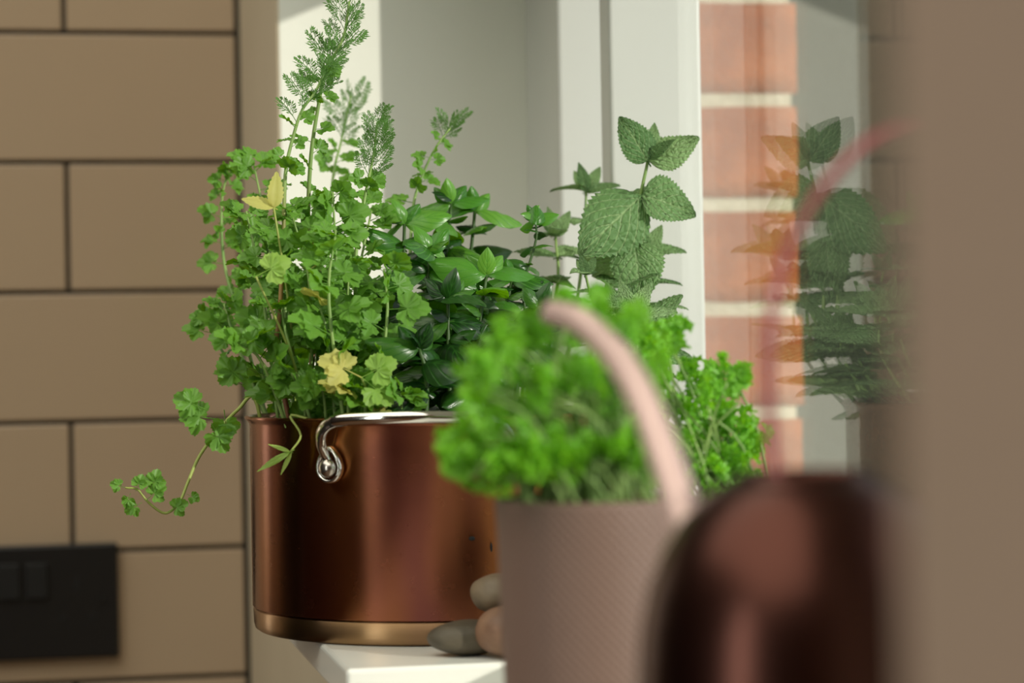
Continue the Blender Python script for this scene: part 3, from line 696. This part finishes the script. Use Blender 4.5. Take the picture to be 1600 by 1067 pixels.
BP = [((625, 1.27), (632, 350), 6, .027, .021, 'basil stem with glossy top leaves nearest the coriander'),
 ((662, 1.22), (672, 395), 6, .028, .023, 'broad-leaved basil stem in the front of the basil clump, left side'),
 ((700, 1.30), (705, 318), 7, .026, .021, 'tallest sunlit basil stem in the middle of the clump'),
 ((725, 1.31), (742, 330), 7, .026, .021, 'sunlit basil stem just right of the tallest basil top'),
 ((705, 1.19), (700, 470), 4, .027, .024, 'low dark basil stem in front of the clump, in shadow'),
 ((745, 1.22), (760, 430), 5, .028, .023, 'shaded basil stem right of centre with large cupped leaves'),
 ((775, 1.25), (800, 440), 5, .026, .020, 'shaded basil stem behind the blurred parsley edge'),
 ((660, 1.17), (655, 545), 3, .025, .022, 'short basil stem with small cupped leaves near the rim'),
 ((765, 1.19), (735, 545), 3, .026, .022, 'short dark basil stem just above the handle bar at right'),
 ((800, 1.20), (842, 480), 4, .025, .020, 'basil stem at the right edge of the clump beside the watering-can spout')]
for (bxp, y_), (tx, ty), n, s0, s1, lb in BP:
    b = P(bxp, 645, y_); tp_ = P(tx, ty, y_+R.uniform(-.01, .01)); n += 1
    basil(lb, [b, b.lerp(tp_, .5)+Vector((R.uniform(-.004, .004), 0, 0)), tp_], n, s0, s1)
t = basil('thin flowering basil stem with tiny round leaves standing right of the clump', [P(810, 645, 1.25), P(822, 520, 1.25), P(818, 450, 1.25), P(838, 372, 1.25), P(833, 335, 1.25)], 9, .012, .009, tr=.001)
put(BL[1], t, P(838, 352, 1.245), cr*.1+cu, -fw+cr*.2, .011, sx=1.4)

# ------------------------------------------------ mint
MY = 1.262
def mint_base(x, y): return clampsoil(Vector((x, y, SZ)), .9)
b = mint_base(.30, 1.24)
mt = empty('mint_plant', b, label='tallest mint sprig with large crinkled leaves in front of the white frame', cat='herb')
path = stem(mt, [b, P(965, 600, MY-.01), P(993, 520, MY), P(990, 440, MY), P(990, 380, MY), P(1000, 310, MY), P(1012, 252, MY), P(1014, 225, MY)], .0014, .0008, stem_g)
def hero(plant, me, p0, p1, s=1.0, sx=1.0, nrm=None, dy=0.0):
    a = P(p0[0], p0[1], MY-.002); c_ = P(p1[0], p1[1], MY-.002+dy); d = c_-a
    put(me, plant, a, d, nrm if nrm is not None else -fw+cu*.25+cr*.15, d.length*s, sx=sx)
hero(mt, MI[0], (1012, 252), (972, 182), 1, .95, -fw+cr*.35+cu*.1, -.006)
hero(mt, MI[1], (1012, 250), (1088, 206), 1, .95, -fw*.8+cu*.5, -.008)
hero(mt, MN[0], (1014, 245), (1030, 188), 1, .9, -fw+cr*.4, .004)
hero(mt, MN[1], (1014, 248), (1005, 200), 1, .9, -fw-cr*.4, .01)
hero(mt, MN[0], (1014, 248), (1046, 218), 1, .9, -fw+cu*.4, -.012)
hero(mt, MI[2], (1003, 306), (1090, 325), 1, 1.15, -fw+cu*.45, -.008)
hero(mt, MI[1], (1000, 308), (916, 386), 1, 1.0, -fw+cu*.5+cr*.4, -.018)
hero(mt, MI[0], (992, 378), (1002, 470), 1, 1.12, -fw+cu*.2-cr*.1, -.012)
hero(mt, MI[3], (992, 380), (1030, 372), 1, 1.1, -fw*.6+cu, .01)
hero(mt, MI[3], (998, 378), (940, 470), 1, .9, -fw+cr*.5, .03)
hero(mt, MN[1], (1000, 520), (1062, 456), 1, 1.0, -fw-cr*.5, -.006)
hero(mt, MI[1], (994, 520), (930, 560), 1, .9, -fw+cu*.8, -.006)
hero(mt, MI[2], (994, 522), (1050, 545), 1, .9, -fw+cu*.9, -.01)
hero(mt, MI[3], (1003, 310), (955, 285), 1.1, 1.1, -fw*.6+cu*.7, .03)
for i in range(8):
    p, d = at(path, .1+.045*i); a = i*1.6
    put(R.choice(MI), mt, p, Vector((math.cos(a), math.sin(a), .3)), UZ+Vector((R.uniform(-.3, .3), R.uniform(-1, 0), 0)), .026)
def mint(label, pts, n, s0, s1):
    base = clampsoil(pts[0], .92); t = empty('mint_plant', base, label=label, cat='herb'); path = stem(t, [base]+list(pts[1:]), .0013, .0007, stem_g)
    ph = R.uniform(0, 3)
    for i in range(n):
        p, d = at(path, .12+.88*i/(n-1)); s = s0+(s1-s0)*i/(n-1)
        for sd in (0, math.pi):
            a = ph+i*1.57+sd; put(R.choice(MI+MN), t, p, Vector((math.cos(a), math.sin(a), .35)), UZ+Vector((R.uniform(-.4, .4), R.uniform(-1, .2), 0)), s*R.uniform(.85, 1.15))
    for k in range(3):
        a = k*2.1; put(R.choice(MN), t, path[-1], Vector((math.cos(a)*.6, math.sin(a)*.6, 1)), Vector((0, -1, .3)), s1*.8)
    return t
mint('soft-focus mint stem behind, its small top leaf left of the frame groove', [P(860, 640, 1.30), P(900, 480, 1.33), P(912, 380, 1.345), P(916, 300, 1.35)], 5, .026, .022)
mint('blurred mint stem arching left of the tall sprig above the basil', [P(830, 640, 1.3), P(870, 460, 1.32), P(868, 370, 1.33)], 5, .026, .022)
mint('low mint stem below the large mint leaves, left of their stem', [P(880, 640, 1.24), P(930, 520, 1.25), P(915, 430, 1.25)], 6, .024, .015)
mint('low leafy mint stem hidden behind the foreground parsley', [P(900, 640, 1.2), P(955, 560, 1.21), P(960, 490, 1.21)], 5, .027, .022)
mint('mint stem between tall sprig and window, reflected in the glass', [P(905, 645, 1.27), P(985, 560, 1.29), P(1000, 450, 1.29)], 6, .027, .024)
mint('broad-leaved mint stem crowding the window pane', [P(900, 645, 1.25), P(992, 560, 1.27), P(1008, 400, 1.30)], 8, .032, .026)
mint('mint stem filling the corner of the pot nearest the glass', [P(905, 645, 1.21), P(990, 570, 1.21), P(985, 500, 1.215)], 6, .031, .028)
mint('mint stem leaning to the glazing bar at pot rim height', [P(900, 645, 1.23), P(985, 600, 1.24), P(1010, 530, 1.24)], 5, .026, .024)

# ------------------------------------------------ parsley
def parsley(label, cx, cy, z, spots, s, y0, y1, rr=.03):
    t = empty('parsley_plant', (cx, cy, z), label=label, cat='herb')
    k = 0
    for px, py in spots:
        Y_ = R.uniform(y0, y1); tip = P(px, py, Y_)
        a = R.uniform(0, 6.28); q = R.uniform(0, rr); b = Vector((cx+q*math.cos(a), cy+q*math.sin(a), z))
        if tip.z > z+.012:
            path = smooth_path([b, b.lerp(tip, .55)+Vector((0, 0, .012)), tip], 3)
            obj('stem', tube(path, .0006, 5), stem_g, t, smooth=True)
        put(R.choice(PA), t, tip, (tip-b).normalized()+Vector((R.uniform(-.5, .5), R.uniform(-.5, .5), .3)), rnorm(R, .8), s*R.uniform(.8, 1.2))
sp = []
def fill(n, x0, x1, y0, y1, inside):
    out = []
    while len(out) < n:
        x, y = R.uniform(x0, x1), R.uniform(y0, y1)
        if inside(x, y): out.append((x, y))
    return out
blob = lambda x, y: y > (500+120*abs((x-905)/165)**2.2) and not (y > 700 and (x < 740 or x > 1030))
parsley('bushy curly parsley, out of focus, filling the taupe pot', WX, WY, .078, fill(120, 735, 1030, 505, 768, blob) + [(R.uniform(775, 1015), R.uniform(715, 768)) for i in range(75)] + [(722, 720), (735, 700), (745, 735), (730, 745)], .0125, .795, .862)
parsley('bright green leafy herb between the spout and the window glass', QX, QY, .056, fill(80, 1005, 1165, 535, 790, lambda x, y: y > 535+.5*abs(x-1040)**1.08*.9), .0155, 1.0, 1.06)
